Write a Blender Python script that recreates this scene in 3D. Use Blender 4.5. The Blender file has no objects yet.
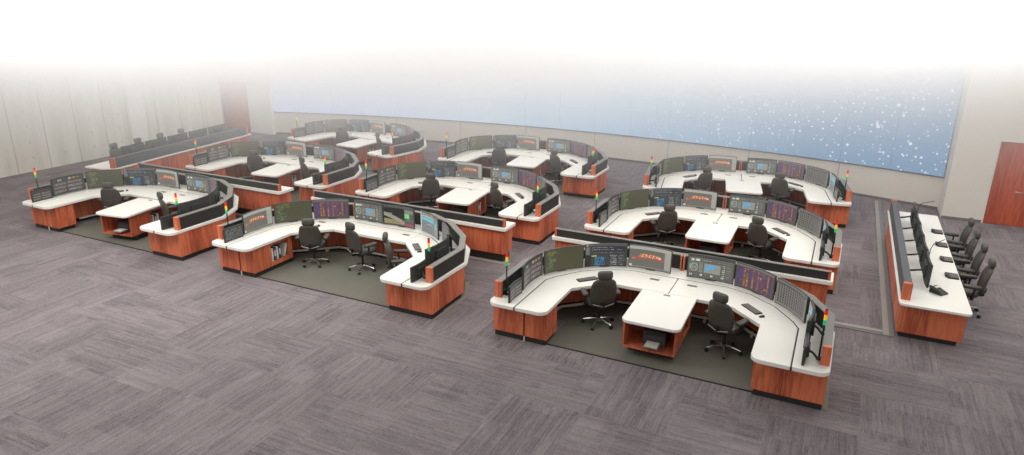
import bpy, bmesh, math, random
import numpy as np
from mathutils import Vector, Matrix
random.seed(7)
C = bpy.context.scene.collection
PI = math.pi
H = .75

# ------------------------------------------------------------------ materials
def lin(c):
    return tuple(((x/255)/12.92 if x/255 <= .04045 else (((x/255)+.055)/1.055)**2.4) for x in c)
def new_mat(name):
    m = bpy.data.materials.new(name); m.use_nodes = True
    nt = m.node_tree
    return m, nt, nt.nodes['Principled BSDF']
def N(nt, t, **k):
    n = nt.nodes.new(t)
    for a, b in k.items(): setattr(n, a, b)
    return n
def L(nt, a, b): nt.links.new(a, b)
def plain(name, rgb, rough=.5, metal=0., var=.06, scale=30., bump=0.):
    m, nt, b = new_mat(name)
    c = lin(rgb)
    tc = N(nt, 'ShaderNodeTexCoord'); no = N(nt, 'ShaderNodeTexNoise')
    no.inputs['Scale'].default_value = scale
    L(nt, tc.outputs['Object'], no.inputs['Vector'])
    r = N(nt, 'ShaderNodeMapRange'); r.inputs['To Min'].default_value = 1-var; r.inputs['To Max'].default_value = 1+var
    L(nt, no.outputs['Fac'], r.inputs['Value'])
    mx = N(nt, 'ShaderNodeVectorMath', operation='SCALE'); mx.inputs[0].default_value = c
    L(nt, r.outputs['Result'], mx.inputs['Scale'])
    L(nt, mx.outputs['Vector'], b.inputs['Base Color'])
    b.inputs['Roughness'].default_value = rough; b.inputs['Metallic'].default_value = metal
    if bump:
        bp = N(nt, 'ShaderNodeBump'); bp.inputs['Strength'].default_value = bump; bp.inputs['Distance'].default_value = .003
        L(nt, no.outputs['Fac'], bp.inputs['Height']); L(nt, bp.outputs['Normal'], b.inputs['Normal'])
    return m
def wood(name, dark, light, panel=.36, rough=.38):
    m, nt, b = new_mat(name)
    tc = N(nt, 'ShaderNodeTexCoord')
    # horizontal coordinate along the panel = x+y mix ; grain runs vertically
    sep = N(nt, 'ShaderNodeSeparateXYZ'); L(nt, tc.outputs['Object'], sep.inputs[0])
    add = N(nt, 'ShaderNodeMath', operation='ADD'); L(nt, sep.outputs['X'], add.inputs[0]); L(nt, sep.outputs['Y'], add.inputs[1])
    # vertical veneer strips, each with its own tone
    q = N(nt, 'ShaderNodeMath', operation='DIVIDE'); L(nt, add.outputs[0], q.inputs[0]); q.inputs[1].default_value = panel
    fl = N(nt, 'ShaderNodeMath', operation='FLOOR'); L(nt, q.outputs[0], fl.inputs[0])
    wn = N(nt, 'ShaderNodeTexWhiteNoise', noise_dimensions='1D'); L(nt, fl.outputs[0], wn.inputs['W'])
    mp = N(nt, 'ShaderNodeCombineXYZ')
    m1 = N(nt, 'ShaderNodeMath', operation='MULTIPLY'); L(nt, sep.outputs['X'], m1.inputs[0]); m1.inputs[1].default_value = 9
    m2 = N(nt, 'ShaderNodeMath', operation='MULTIPLY'); L(nt, sep.outputs['Y'], m2.inputs[0]); m2.inputs[1].default_value = 9
    m3 = N(nt, 'ShaderNodeMath', operation='MULTIPLY'); L(nt, sep.outputs['Z'], m3.inputs[0]); m3.inputs[1].default_value = .9
    L(nt, m1.outputs[0], mp.inputs[0]); L(nt, m2.outputs[0], mp.inputs[1]); L(nt, m3.outputs[0], mp.inputs[2])
    no = N(nt, 'ShaderNodeTexNoise'); no.inputs['Scale'].default_value = 2.2; no.inputs['Detail'].default_value = 6; no.inputs['Distortion'].default_value = .6
    L(nt, mp.outputs[0], no.inputs['Vector'])
    a2 = N(nt, 'ShaderNodeMath', operation='MULTIPLY_ADD'); L(nt, wn.outputs['Value'], a2.inputs[0]); a2.inputs[1].default_value = .35
    L(nt, no.outputs['Fac'], a2.inputs[2])
    cr = N(nt, 'ShaderNodeValToRGB'); L(nt, a2.outputs[0], cr.inputs[0])
    cr.color_ramp.elements[0].position = .38; cr.color_ramp.elements[0].color = (*lin(dark), 1)
    cr.color_ramp.elements[1].position = .82; cr.color_ramp.elements[1].color = (*lin(light), 1)
    L(nt, cr.outputs['Color'], b.inputs['Base Color']); b.inputs['Roughness'].default_value = rough
    b.inputs['Specular IOR Level'].default_value = .3
    return m

M = {}
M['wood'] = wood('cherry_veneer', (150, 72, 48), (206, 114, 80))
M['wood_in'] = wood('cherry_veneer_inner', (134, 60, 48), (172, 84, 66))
M['door_haze'] = wood('haze_paled_door_veneer', (176, 84, 70), (208, 114, 100), .5)  # lighter copy of the door veneer, haze whiteness put into its colour
M['door'] = wood('door_veneer', (132, 58, 42), (182, 88, 64), .5)
M['white'] = plain('white_laminate', (225, 222, 214), .35, var=.01)
M['kick'] = plain('black_kickplate', (36, 35, 31), .6)
M['cloth'] = plain('charcoal_fabric', (44, 42, 38), .9, scale=200)
M['rail'] = plain('grey_top_rail', (118, 115, 109), .5)
M['pale'] = plain('pale_metal', (205, 200, 190), .45)
M['cloth2'] = plain('slate_fabric', (84, 84, 86), .9, scale=200)
M['mat'] = plain('dark_floor_mat', (98, 96, 86), .85, var=.05, scale=3)
M['edge'] = plain('black_mat_edge', (30, 29, 27), .8)
M['body'] = plain('monitor_graphite', (60, 60, 58), .4)
M['back'] = plain('monitor_back_dark', (48, 50, 46), .6)
M['blk'] = plain('black_plastic', (34, 33, 31), .45)
M['leather'] = plain('dark_grey_leather', (66, 62, 56), .5, var=.12, scale=14, bump=.15)
M['chrome'] = plain('chrome', (205, 202, 198), .2, metal=.9, var=.02)
M['gloss'] = plain('grey_plastic', (112, 108, 102), .4)
M['copper'] = plain('copper_trim', (190, 110, 80), .4)
M['binder_w'] = plain('grey_binder_card', (190, 188, 184), .7)
M['binder_b'] = plain('dark_binder_card', (58, 58, 64), .7)
M['paper'] = plain('paper', (215, 210, 200), .8)
M['kerb'] = plain('grey_trim_metal', (140, 136, 130), .6)
M['kerb2'] = plain('grey_trim_metal_dark', (112, 108, 106), .6)
M['spill'] = plain('painted_light_spill', (128, 121, 112), .95, scale=60, var=.12)  # strip colour standing in for light spilling onto the carpet
M['paint'] = plain('warm_grey_paint', (210, 204, 194), .85, var=.02, scale=2)
M['column'] = plain('off_white_paint', (226, 224, 216), .85, var=.02, scale=2)
M['frame'] = plain('screen_edge_trim', (120, 122, 126), .5)
def lamp_mat(name, rgb, s=.35):
    m, nt, b = new_mat(name)
    b.inputs['Base Color'].default_value = (*lin(rgb), 1); b.inputs['Roughness'].default_value = .25
    b.inputs['Emission Color'].default_value = (*lin(rgb), 1); b.inputs['Emission Strength'].default_value = s
    return m
M['red'] = lamp_mat('red_lens', (214, 34, 26)); M['yel'] = lamp_mat('amber_lens', (246, 182, 36)); M['grn'] = lamp_mat('green_lens', (46, 176, 116))

# concrete wall: panel seams and tie holes, in world metres (y along the wall, z up)
def concrete():
    m, nt, b = new_mat('cast_concrete')
    tc = N(nt, 'ShaderNodeTexCoord'); sep = N(nt, 'ShaderNodeSeparateXYZ'); L(nt, tc.outputs['Object'], sep.inputs[0])
    n1 = N(nt, 'ShaderNodeTexNoise'); n1.inputs['Scale'].default_value = .9; n1.inputs['Detail'].default_value = 8
    n2 = N(nt, 'ShaderNodeMapping'); n2.inputs['Scale'].default_value = (1, 3, .4); L(nt, tc.outputs['Object'], n2.inputs[0]); L(nt, n2.outputs[0], n1.inputs['Vector'])
    cr = N(nt, 'ShaderNodeValToRGB'); L(nt, n1.outputs['Fac'], cr.inputs[0])
    cr.color_ramp.elements[0].position = .3; cr.color_ramp.elements[0].color = (*lin((206, 202, 189)), 1)
    cr.color_ramp.elements[1].position = .72; cr.color_ramp.elements[1].color = (*lin((226, 223, 212)), 1)
    # seams
    def frac(src, off, per):
        a = N(nt, 'ShaderNodeMath', operation='ADD'); L(nt, src, a.inputs[0]); a.inputs[1].default_value = off
        p = N(nt, 'ShaderNodeMath', operation='PINGPONG'); L(nt, a.outputs[0], p.inputs[0]); p.inputs[1].default_value = per/2
        return p.outputs[0]
    s = frac(sep.outputs['Y'], -13.42+1.12*20, 1.12)
    lt = N(nt, 'ShaderNodeMath', operation='LESS_THAN'); L(nt, s, lt.inputs[0]); lt.inputs[1].default_value = .022
    hy = frac(sep.outputs['Y'], -13.98+1.12*20, 1.12); hz = frac(sep.outputs['Z'], -.47+.54*10, .54)
    py = N(nt, 'ShaderNodeMath', operation='MULTIPLY'); L(nt, hy, py.inputs[0]); L(nt, hy, py.inputs[1])
    pz = N(nt, 'ShaderNodeMath', operation='MULTIPLY_ADD'); L(nt, hz, pz.inputs[0]); L(nt, hz, pz.inputs[1]); L(nt, py.outputs[0], pz.inputs[2])
    ht = N(nt, 'ShaderNodeMath', operation='LESS_THAN'); L(nt, pz.outputs[0], ht.inputs[0]); ht.inputs[1].default_value = .035**2
    orr = N(nt, 'ShaderNodeMath', operation='MAXIMUM'); L(nt, lt.outputs[0], orr.inputs[0]); L(nt, ht.outputs[0], orr.inputs[1])
    mx = N(nt, 'ShaderNodeMix', data_type='RGBA'); L(nt, orr.outputs[0], mx.inputs['Factor']); L(nt, cr.outputs['Color'], mx.inputs['A'])
    mx.inputs['B'].default_value = (*lin((188, 185, 173)), 1)
    L(nt, mx.outputs['Result'], b.inputs['Base Color']); b.inputs['Roughness'].default_value = .9
    return m
M['concrete'] = concrete()

def carpet():
    m, nt, b = new_mat('carpet_planks')
    tc = N(nt, 'ShaderNodeTexCoord')
    rot = N(nt, 'ShaderNodeMapping'); rot.inputs['Rotation'].default_value = (0, 0, PI/2); L(nt, tc.outputs['Object'], rot.inputs[0])
    # macro cells choose the direction of the planks
    mc = N(nt, 'ShaderNodeMapping'); mc.inputs['Scale'].default_value = (1/1.25, 1/1.25, 0); mc.inputs['Location'].default_value = (.3, .2, 0); L(nt, tc.outputs['Object'], mc.inputs[0])
    fl = N(nt, 'ShaderNodeVectorMath', operation='FLOOR'); L(nt, mc.outputs[0], fl.inputs[0])
    wn = N(nt, 'ShaderNodeTexWhiteNoise', noise_dimensions='2D'); L(nt, fl.outputs[0], wn.inputs['Vector'])
    g = N(nt, 'ShaderNodeMath', operation='GREATER_THAN'); L(nt, wn.outputs['Value'], g.inputs[0]); g.inputs[1].default_value = .45
    vec = N(nt, 'ShaderNodeMix', data_type='VECTOR'); L(nt, g.outputs[0], vec.inputs['Factor'])
    L(nt, tc.outputs['Object'], vec.inputs['A']); L(nt, rot.outputs[0], vec.inputs['B'])
    V = vec.outputs['Result']
    def cells(sx, sy, off):
        p = N(nt, 'ShaderNodeMapping'); p.inputs['Scale'].default_value = (1/sx, 1/sy, 0); p.inputs['Location'].default_value = (off, off*.7, 0)
        L(nt, V, p.inputs[0])
        f = N(nt, 'ShaderNodeVectorMath', operation='FLOOR'); L(nt, p.outputs[0], f.inputs[0])
        w = N(nt, 'ShaderNodeTexWhiteNoise', noise_dimensions='2D'); L(nt, f.outputs[0], w.inputs['Vector'])
        return w.outputs['Value']
    def streak(sx, sy, sc):
        p = N(nt, 'ShaderNodeMapping'); p.inputs['Scale'].default_value = (sx, sy, 1); L(nt, V, p.inputs[0])
        n = N(nt, 'ShaderNodeTexNoise'); n.inputs['Scale'].default_value = sc; n.inputs['Detail'].default_value = 3; L(nt, p.outputs[0], n.inputs['Vector'])
        return n.outputs['Fac']
    def mad(a, k, c):
        n = N(nt, 'ShaderNodeMath', operation='MULTIPLY_ADD'); L(nt, a, n.inputs[0]); n.inputs[1].default_value = k
        if isinstance(c, float): n.inputs[2].default_value = c
        else: L(nt, c, n.inputs[2])
        return n.outputs[0]
    v = mad(cells(1.25, .5, 0.), .13, 0.)
    v = mad(cells(.5, .5, .5), .11, v)
    v = mad(cells(.75, .04, .2), .17, v)
    v = mad(streak(1.1, 30, 1.9), .5, v)
    v = mad(streak(4, 70, 1.5), .45, v)
    n = N(nt, 'ShaderNodeTexNoise'); n.inputs['Scale'].default_value = 45; n.inputs['Detail'].default_value = 4; L(nt, tc.outputs['Object'], n.inputs['Vector'])
    n3 = N(nt, 'ShaderNodeTexNoise'); n3.inputs['Scale'].default_value = 14; n3.inputs['Detail'].default_value = 8; n3.inputs['Roughness'].default_value = .8; L(nt, tc.outputs['Object'], n3.inputs['Vector'])
    v = mad(n.outputs['Fac'], .6, v)
    v = mad(n3.outputs['Fac'], .5, v)
    cr = N(nt, 'ShaderNodeValToRGB'); L(nt, v, cr.inputs[0])
    cr.color_ramp.elements[0].position = .0; cr.color_ramp.elements[0].color = (*lin((66, 60, 62)), 1)
    cr.color_ramp.elements[1].position = 1.; cr.color_ramp.elements[1].color = (*lin((152, 143, 145)), 1)
    mr = N(nt, 'ShaderNodeMapRange'); mr.inputs['From Min'].default_value = .78; mr.inputs['From Max'].default_value = 1.72
    L(nt, v, mr.inputs['Value']); L(nt, mr.outputs['Result'], cr.inputs[0])
    L(nt, cr.outputs['Color'], b.inputs['Base Color']); b.inputs['Roughness'].default_value = .95
    b.inputs['Specular IOR Level'].default_value = .1
    bp = N(nt, 'ShaderNodeBump'); bp.inputs['Strength'].default_value = .3; bp.inputs['Distance'].default_value = .004
    L(nt, n.outputs['Fac'], bp.inputs['Height']); L(nt, bp.outputs['Normal'], b.inputs['Normal'])
    return m
M['carpet'] = carpet()

# ------------------------------------------------------------------ mesh helpers
def rounded(pts, radii, seg=5):
    """closed polygon with some corners rounded: radii {index: r}"""
    out = []; n = len(pts)
    for i, p in enumerate(pts):
        r = radii.get(i, 0)
        if not r: out.append(p); continue
        P = Vector(p); A = (Vector(pts[i-1])-P).normalized(); B = (Vector(pts[(i+1) % n])-P).normalized()
        ang = A.angle(B); t = r/math.tan(ang/2); c = P+(A+B).normalized()*(r/math.sin(ang/2))
        a0 = P+A*t-c; a1 = P+B*t-c
        for k in range(seg+1):
            v = a0.lerp(a1, k/seg).normalized()*r
            out.append(tuple(c+v))
    return out
class MB:
    def __init__(s): s.bm = bmesh.new(); s.mi = 0
    def _f(s, vs):
        try:
            f = s.bm.faces.new(vs); f.material_index = s.mi; return f
        except ValueError: return None
    def prism(s, pts, z0, z1):
        if sum((pts[i][0]*pts[(i+1) % len(pts)][1]-pts[(i+1) % len(pts)][0]*pts[i][1]) for i in range(len(pts))) < 0: pts = pts[::-1]
        lo = [s.bm.verts.new((x, y, z0)) for x, y in pts]; hi = [s.bm.verts.new((x, y, z1)) for x, y in pts]
        s._f(hi); s._f(lo[::-1]); n = len(pts)
        for i in range(n): s._f([lo[i], lo[(i+1) % n], hi[(i+1) % n], hi[i]])
        return s
    def wall(s, outer, inner, z0, z1):
        """band between two open paths of equal length"""
        n = len(outer)
        V = {}
        for k, path in (('o', outer), ('i', inner)):
            for j, (x, y) in enumerate(path):
                V[k, j, 0] = s.bm.verts.new((x, y, z0)); V[k, j, 1] = s.bm.verts.new((x, y, z1))
        for j in range(n-1):
            s._f([V['o', j, 0], V['o', j+1, 0], V['o', j+1, 1], V['o', j, 1]]); s._f([V['i', j+1, 0], V['i', j, 0], V['i', j, 1], V['i', j+1, 1]])
            s._f([V['o', j, 1], V['o', j+1, 1], V['i', j+1, 1], V['i', j, 1]]); s._f([V['o', j+1, 0], V['o', j, 0], V['i', j, 0], V['i', j+1, 0]])
        for j in (0, n-1): s._f([V['o', j, 0], V['o', j, 1], V['i', j, 1], V['i', j, 0]])
        return s
    def box(s, x0, x1, y0, y1, z0, z1, mat=None):
        c = [(x, y, z) for z in (z0, z1) for y in (y0, y1) for x in (x0, x1)]
        v = [s.bm.verts.new(mat @ Vector(p) if mat else p) for p in c]
        for f in ((0, 2, 3, 1), (4, 5, 7, 6), (0, 1, 5, 4), (2, 6, 7, 3), (0, 4, 6, 2), (1, 3, 7, 5)): s._f([v[i] for i in f])
        return s
    def tube(s, path, r, seg=8, r2=None):
        path = [Vector(p) for p in path]; n = len(path); rings = []
        for i, p in enumerate(path):
            t = (path[min(i+1, n-1)]-path[max(i-1, 0)]).normalized()
            u = t.orthogonal().normalized() if i == 0 else (u-t*u.dot(t)).normalized()
            w = t.cross(u); rr = r if r2 is None else r+(r2-r)*i/(n-1)
            rings.append([s.bm.verts.new(p+(u*math.cos(a)+w*math.sin(a))*rr) for a in [2*PI*k/seg for k in range(seg)]])
        for i in range(n-1):
            for k in range(seg): s._f([rings[i][k], rings[i][(k+1) % seg], rings[i+1][(k+1) % seg], rings[i+1][k]])
        s._f(rings[0][::-1]); s._f(rings[-1])
        return s
    def loft(s, rings):
        R = [[s.bm.verts.new(p) for p in r] for r in rings]; n = len(R[0])
        for i in range(len(R)-1):
            for k in range(n): s._f([R[i][k], R[i][(k+1) % n], R[i+1][(k+1) % n], R[i+1][k]])
        s._f(R[0][::-1]); s._f(R[-1])
        return s
    def mesh(s, name, mats, bevel=0, smooth=False):
        bmesh.ops.recalc_face_normals(s.bm, faces=s.bm.faces)
        me = bpy.data.meshes.new(name)
        if bevel:
            ed = [e for e in s.bm.edges if len(e.link_faces) == 2 and e.calc_face_angle(0) > .6]
            bmesh.ops.bevel(s.bm, geom=ed, offset=bevel, segments=2, affect='EDGES', profile=.6, clamp_overlap=True)
        s.bm.to_mesh(me); s.bm.free()
        for m in (mats if isinstance(mats, (list, tuple)) else [mats]): me.materials.append(m)
        if smooth:
            me.polygons.foreach_set('use_smooth', [True]*len(me.polygons))
        return me
def link(o, parent=None):
    C.objects.link(o)
    if parent: o.parent = parent
    return o
def part(name, mb, mats, parent=None, bevel=0, smooth=False, label=None):
    me = mb if isinstance(mb, bpy.types.Mesh) else mb.mesh(name, mats, bevel, smooth)
    o = bpy.data.objects.new(name, me); link(o, parent)
    if label: o['label'] = label
    return o
def thing(name, label, cat, loc=(0, 0, 0), rz=0, group=None):
    o = bpy.data.objects.new(name, None); o.empty_display_size = .1; C.objects.link(o)
    o.location = loc; o.rotation_euler = (0, 0, rz); tag(o, label, cat, group); return o
def tag(o, label, cat, group=None):
    o['label'] = label; o['category'] = cat
    if group: o['group'] = group
    return o
def struct(o, label=None):
    o['kind'] = 'structure'
    if label: o['label'] = label
    return o
def dup(root, loc, rz, label, group=None, rx=0, ry=0):
    r = root.copy(); C.objects.link(r); r.location = loc; r.rotation_euler = (rx, ry, rz); r['label'] = label
    if group: r['group'] = group
    for ch in list(root.children):
        c = ch.copy(); C.objects.link(c); c.parent = r
        for g in list(ch.children):
            d = g.copy(); C.objects.link(d); d.parent = c
    return r
protos = {}
def place(key, make, loc, rz, label, group=None):
    """first use builds the thing, later uses copy it with its parts"""
    if key not in protos:
        o = make(); protos[key] = o; o.location = loc; o.rotation_euler = (0, 0, rz); o['label'] = label
        if group: o['group'] = group
        return o
    return dup(protos[key], loc, rz, label, group)

# ------------------------------------------------------------------ console layout (world metres: x along the rows, y away from the camera)
PODS = {
 'front right':   (-2.44, 11.81, 0.0),
 'middle right':  (-2.435, 16.698, -.002),
 'back right':    (-2.503, 21.399, .163),
 'middle centre': (-9.235, 16.649, 0.0),
 'back centre':   (-9.453, 21.384, 0.0),
 'front left':    (-16.183, 11.781, .001),
 'middle left':   (-15.90, 16.585, -.003),
 'back left':     (-16.245, 21.281, -.186),
 'front centre':  (-9.356, 11.801, 0.0),
}
def to_world(pod, x, y):
    X, Y, a = PODS[pod]; c, s = math.cos(a), math.sin(a)
    return (X+c*x-s*y, Y+s*x+c*y), a

mir = lambda pts: [(-x, y) for x, y in pts]
def sym(half): return half+mir(half)[::-1]
OUT_TOP = [(2.81, -1.85), (2.83, -.3), (2.50, .42), (1.75, 1.17), (.97, 1.54)]
OUT_BASE = [(2.795, -1.62), (2.795, -.4), (2.42, .3), (1.68, 1.06), (.95, 1.42)]
IN_BASE = [(2.2, -.45), (2.2, -.12), (1.98, .12), (1.3, .72), (.8, .74)]
RW_OUT = [(2.775, -1.53), (2.775, -.33), (2.42, .36), (1.68, 1.08), (.95, 1.44)]
RW_IN = [(2.675, -1.53), (2.675, -.36), (2.34, .29), (1.61, .99), (.925, 1.33)]
SHELF_IN = [(2.29, -1.85), (2.29, -.43), (2.185, -.19), (1.835, .315), (1.385, .675), (.94, .827)]

def base_parts(root, left_open=False):
    """cabinet carcasses, kickplates, riser and rails shared by both console types"""
    for s in (1, -1):
        X = lambda a, b: (min(s*a, s*b), max(s*a, s*b))
        # outer end cabinet (with the long flank) and inner pedestal
        part('end_cabinet', MB().box(*X(2.2 if s < 0 else 2.185, 2.795), -1.62, -.38, .11, .68), M['wood'], root)
        if s < 0 and left_open:
            m = MB()
            m.box(-2.16, -1.76, -1.62, -1.10, .11, .68); m.box(-2.16, -1.76, -.56, -.44, .11, .68)
            m.box(-2.16, -1.76, -1.10, -.56, .11, .20); m.box(-2.16, -1.76, -1.10, -.56, .60, .68); m.box(-2.16, -2.13, -1.10, -.56, .20, .60)
            part('pedestal', m, M['wood'], root, label='wooden pedestal with an open binder shelf')
        else:
            p = part('pedestal', MB().box(*X(1.74, 2.17 if s < 0 else 2.18), -1.62, -1.15, .11, .68), M['wood'], root)
            part('door_lock', MB().tube([(s*1.738, -1.4, .55), (s*1.728, -1.4, .55)], .012), M['chrome'], p)
        part('kickplate', MB().box(*X(1.78, 2.775), -1.595, -1.17 if not (s < 0 and left_open) else -.46, .0, .11), M['kick'], root)
        part('flank_kickplate', MB().box(*X(2.25, 2.745), -1.16, -.4, .0, .11), M['kick'], root)
        if s < 0: part('levelling_foot', MB().tube([(s*2.18, -1.61, .0), (s*2.18, -1.61, .1)], .014), M['pale'], root)
        part('cable_channel', MB().box(*X(2.165, 2.205), -1.58, -1.15, .11, .68), M['kick'], root)
        part('end_cap', MB().box(*X(2.66, 2.79), -1.6, -1.53, H, 1.06), M['wood'], root, .004)
    o = [(2.78, -.379)]+[(2.76, -.36)]+OUT_BASE[2:]; i = [(2.3, -.379)]+IN_BASE[1:]
    part('back_panel', MB().wall(sym(o), sym(i), .11, .68), M['wood'], root)
    gk = [(x, y+.012*(y > 0)) for x, y in SHELF_IN]; gi = [(x-.022, y-.006) for x, y in SHELF_IN]
    part('seam_gasket', MB().wall(sym([(x+.004, y) for x, y in SHELF_IN]), sym(gi), .682, H-.006), M['kick'], root)
    k = lambda P, d: [(x-math.copysign(d, x), y-(d if y > .3 else 0)) for x, y in P]
    part('back_kickplate', MB().wall(sym(k(o, .07)), sym([(x-.02, y+.03) for x, y in i]), 0, .11), M['kick'], root)
    part('privacy_wall', MB().wall(sym(RW_OUT), sym(RW_IN), H, 1.04), M['cloth'], root)
    part('top_rail', MB().wall(sym([(x+.012*(x > 0), y+.006*(y > .3)) for x, y in RW_OUT]), sym([(x-.012, y-.006) for x, y in RW_IN]), 1.04, 1.058), M['rail'], root)
    # foot rail standing off the knee panel
    path = [(2.16, -.8), (2.12, -.42), (2.06, -.12), (1.72, .2), (1.27, .62), (.9, .66)]
    part('foot_rail', MB().tube([(x, y, .1) for x, y in sym(path)], .028, 8), M['pale'], root)
    for x in (-1.5, -.6, .6, 1.5): part('rail_bracket', MB().box(x-.02, x+.02, .4 if abs(x) > 1 else .64, .74 if abs(x) < 1 else .5, .0, .1), M['pale'], root)

def make_console():
    root = thing('dispatch_console', '', 'console')
    g = .009
    inner = [(g, 0), (1.1, -.01), (1.69, -.58), (1.69, -1.85), (2.27, -1.85), (2.27, -.44), (2.165, -.2), (1.82, .3), (1.375, .655), (.935, .805), (g, .805)]
    for s in (1, -1):
        pts = rounded([(s*x, y) for x, y in inner], {3: .17, 1: .25, 2: .06})
        part('work_surface', MB().prism(pts, .68, H), M['white'], root, .012)
    shelf = sym([(x, y) for x, y in OUT_TOP])[::1]
    outer = OUT_TOP+mir(OUT_TOP)[::-1]
    innr = SHELF_IN+[(.01, .827)]
    poly = outer+mir(innr)[:-1]+[(0, .827)]+innr[::-1][1:]
    pts = rounded(poly, {0: .16, 9: .16, 1: .3, 8: .3, 2: .15, 7: .15, 3: .15, 6: .15})
    part('equipment_shelf', MB().prism(pts, .68, H), M['white'], root, .012)
    base_parts(root)
    for x in (-.062, -.005):
        part('divider_post', MB().box(x-.014, x+.014, 1.24, 1.325, H, 1.058), M['copper'], root)
    for x, y, a in ((-.40, .545, 0), (.32, .555, 0)):
        part('power_hatch', MB().box(x-.09, x+.09, y-.035, y+.035, H-.005, H+.006), M['gloss'], root)
    for s in (1, -1):
        for x, y in ((1.07, .93), (1.82, .47), (2.43, -.27)):
            part('mount_post', MB().box(s*x-.018, s*x+.018, y-.018, y+.018, H, .95), M['pale'], root)
    return root
def make_console_b():
    root = thing('dispatch_console', '', 'console')
    g = .009
    R = [(1.01, .14), (1.67, -.52), (1.70, -1.85), (2.27, -1.85), (2.27, -.44), (2.165, -.2), (1.82, .3), (1.375, .655), (1.01, .79)]
    for s in (1, -1):
        part('work_surface', MB().prism(rounded([(s*x, y) for x, y in R], {2: .17, 1: .06}), .68, H), M['white'], root, .012)
    part('work_surface', MB().prism([(-1.0, .14), (1.0, .14), (1.0, .79), (.935, .805), (-.935, .805), (-1.0, .79)], .68, H), M['white'], root, .012)
    outer = OUT_TOP+mir(OUT_TOP)[::-1]; innr = SHELF_IN+[(.01, .827)]
    poly = outer+mir(innr)[:-1]+[(0, .827)]+innr[::-1][1:]
    part('equipment_shelf', MB().prism(rounded(poly, {0: .16, 9: .16, 1: .3, 8: .3, 2: .15, 7: .15, 3: .15, 6: .15}), .68, H), M['white'], root, .012)
    base_parts(root, True)
    part('divider_post', MB().box(-1.2, -1.17, 1.14, 1.19, H, 1.058), M['copper'], root)
    for x, y in ((-1.58, .42), (.75, .56)):
        part('power_hatch', MB().box(x-.09, x+.09, y-.035, y+.035, H-.005, H+.006), M['gloss'], root)
    for x, y in ((-1.84, .42), (-2.43, -.27), (1.82, .47)):
        part('mount_post', MB().box(x-.018, x+.018, y-.018, y+.018, H, .95), M['pale'], root)
    return root

# ------------------------------------------------------------------ screens: what each display shows, as a 64 x 36 picture
W_, H_ = 72, 40
def canvas(c): a = np.empty((H_, W_, 3)); a[:] = c; return a
rng = np.random.RandomState(3)
def rect(a, x0, x1, y0, y1, c): a[int(y0*H_):max(int(y1*H_), int(y0*H_)+1), int(x0*W_):max(int(x1*W_), int(x0*W_)+1)] = c
def text(a, x0, x1, y, c, h=1, dens=.65):
    i0, i1, j = int(x0*W_), int(x1*W_), int(y*H_)
    for i in range(i0, min(i1, W_)):
        if rng.rand() < dens:
            a[j:j+h, i] = np.array(c)*rng.uniform(.7, 1.05)
def s_code():
    a = canvas((72, 72, 50)); rect(a, 0, .04, 0, 1, (66, 68, 54))
    cols = [(120, 160, 120), (100, 150, 140), (150, 160, 90), (120, 130, 110)]
    for y in np.arange(.05, .95, .05):
        x = .05+.04*rng.randint(0, 3); L_ = rng.uniform(.08, .22) if y > .22 else rng.uniform(.2, .5)
        c = cols[rng.randint(4)] if y > .22 else (148, 150, 70)
        text(a, x, x+L_, y, c)
    return a
def s_dash():
    a = canvas((50, 52, 54)); rect(a, 0, 1, 0, .05, (96, 96, 96)); rect(a, .0, .1, .1, .45, (110, 105, 112)); rect(a, .14, .98, .1, .3, (40, 42, 46))
    text(a, .14, .7, .14, (170, 160, 200)); text(a, .16, .9, .24, (190, 190, 195)); text(a, .2, .95, .38, (150, 160, 150), 1, .5)
    rect(a, .0, .14, .5, 1, (26, 27, 30))
    rect(a, .16, .28, .5, .57, (190, 200, 60)); rect(a, .02, .06, .02, .06, (220, 200, 90))
    for y in np.arange(.58, .95, .07): text(a, .24, .5, y, (70, 150, 200), 2, .5)
    for y in np.arange(.52, .95, .07): text(a, .62, .78, y, (190, 190, 190), 1, .6); text(a, .82, .96, y, (150, 150, 150), 1, .5)
    return a
def s_logo():
    a = canvas((104, 103, 95)); rect(a, 0, 1, 0, .15, (172, 170, 160)); rect(a, .86, 1, .15, .93, (160, 160, 150)); rect(a, 0, 1, .93, 1, (128, 126, 118)); rect(a, 0, .07, .86, .95, (200, 200, 192))
    # thin red swoosh rising to the right with short slanted strokes across it
    for i in range(W_):
        x = i/W_
        if .08 < x < .84:
            mid = .60-.16*min(1, (x-.08)/.25)+.1*max(0, x-.55)/.3; th = .03+.07*math.sin(PI*(x-.08)/.76)
            a[int((mid-th)*H_):int((mid+th)*H_)+1, i] = (176, 84, 66)
    for k in range(11):
        x = .25+k*.043
        c = [(232, 178, 120), (240, 206, 150), (226, 190, 90), (236, 200, 170)][k % 4]
        for j in range(int(.36*H_), int(.52*H_)):
            i = int((x+(.44-j/H_)*.14)*W_)
            if (j*7+k*3) % 5: a[j, i:i+1+(k % 2)] = c
    rect(a, .70, .76, .42, .52, (248, 196, 190)); rect(a, .08, .13, .56, .6, (214, 140, 112))
    return a
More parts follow.
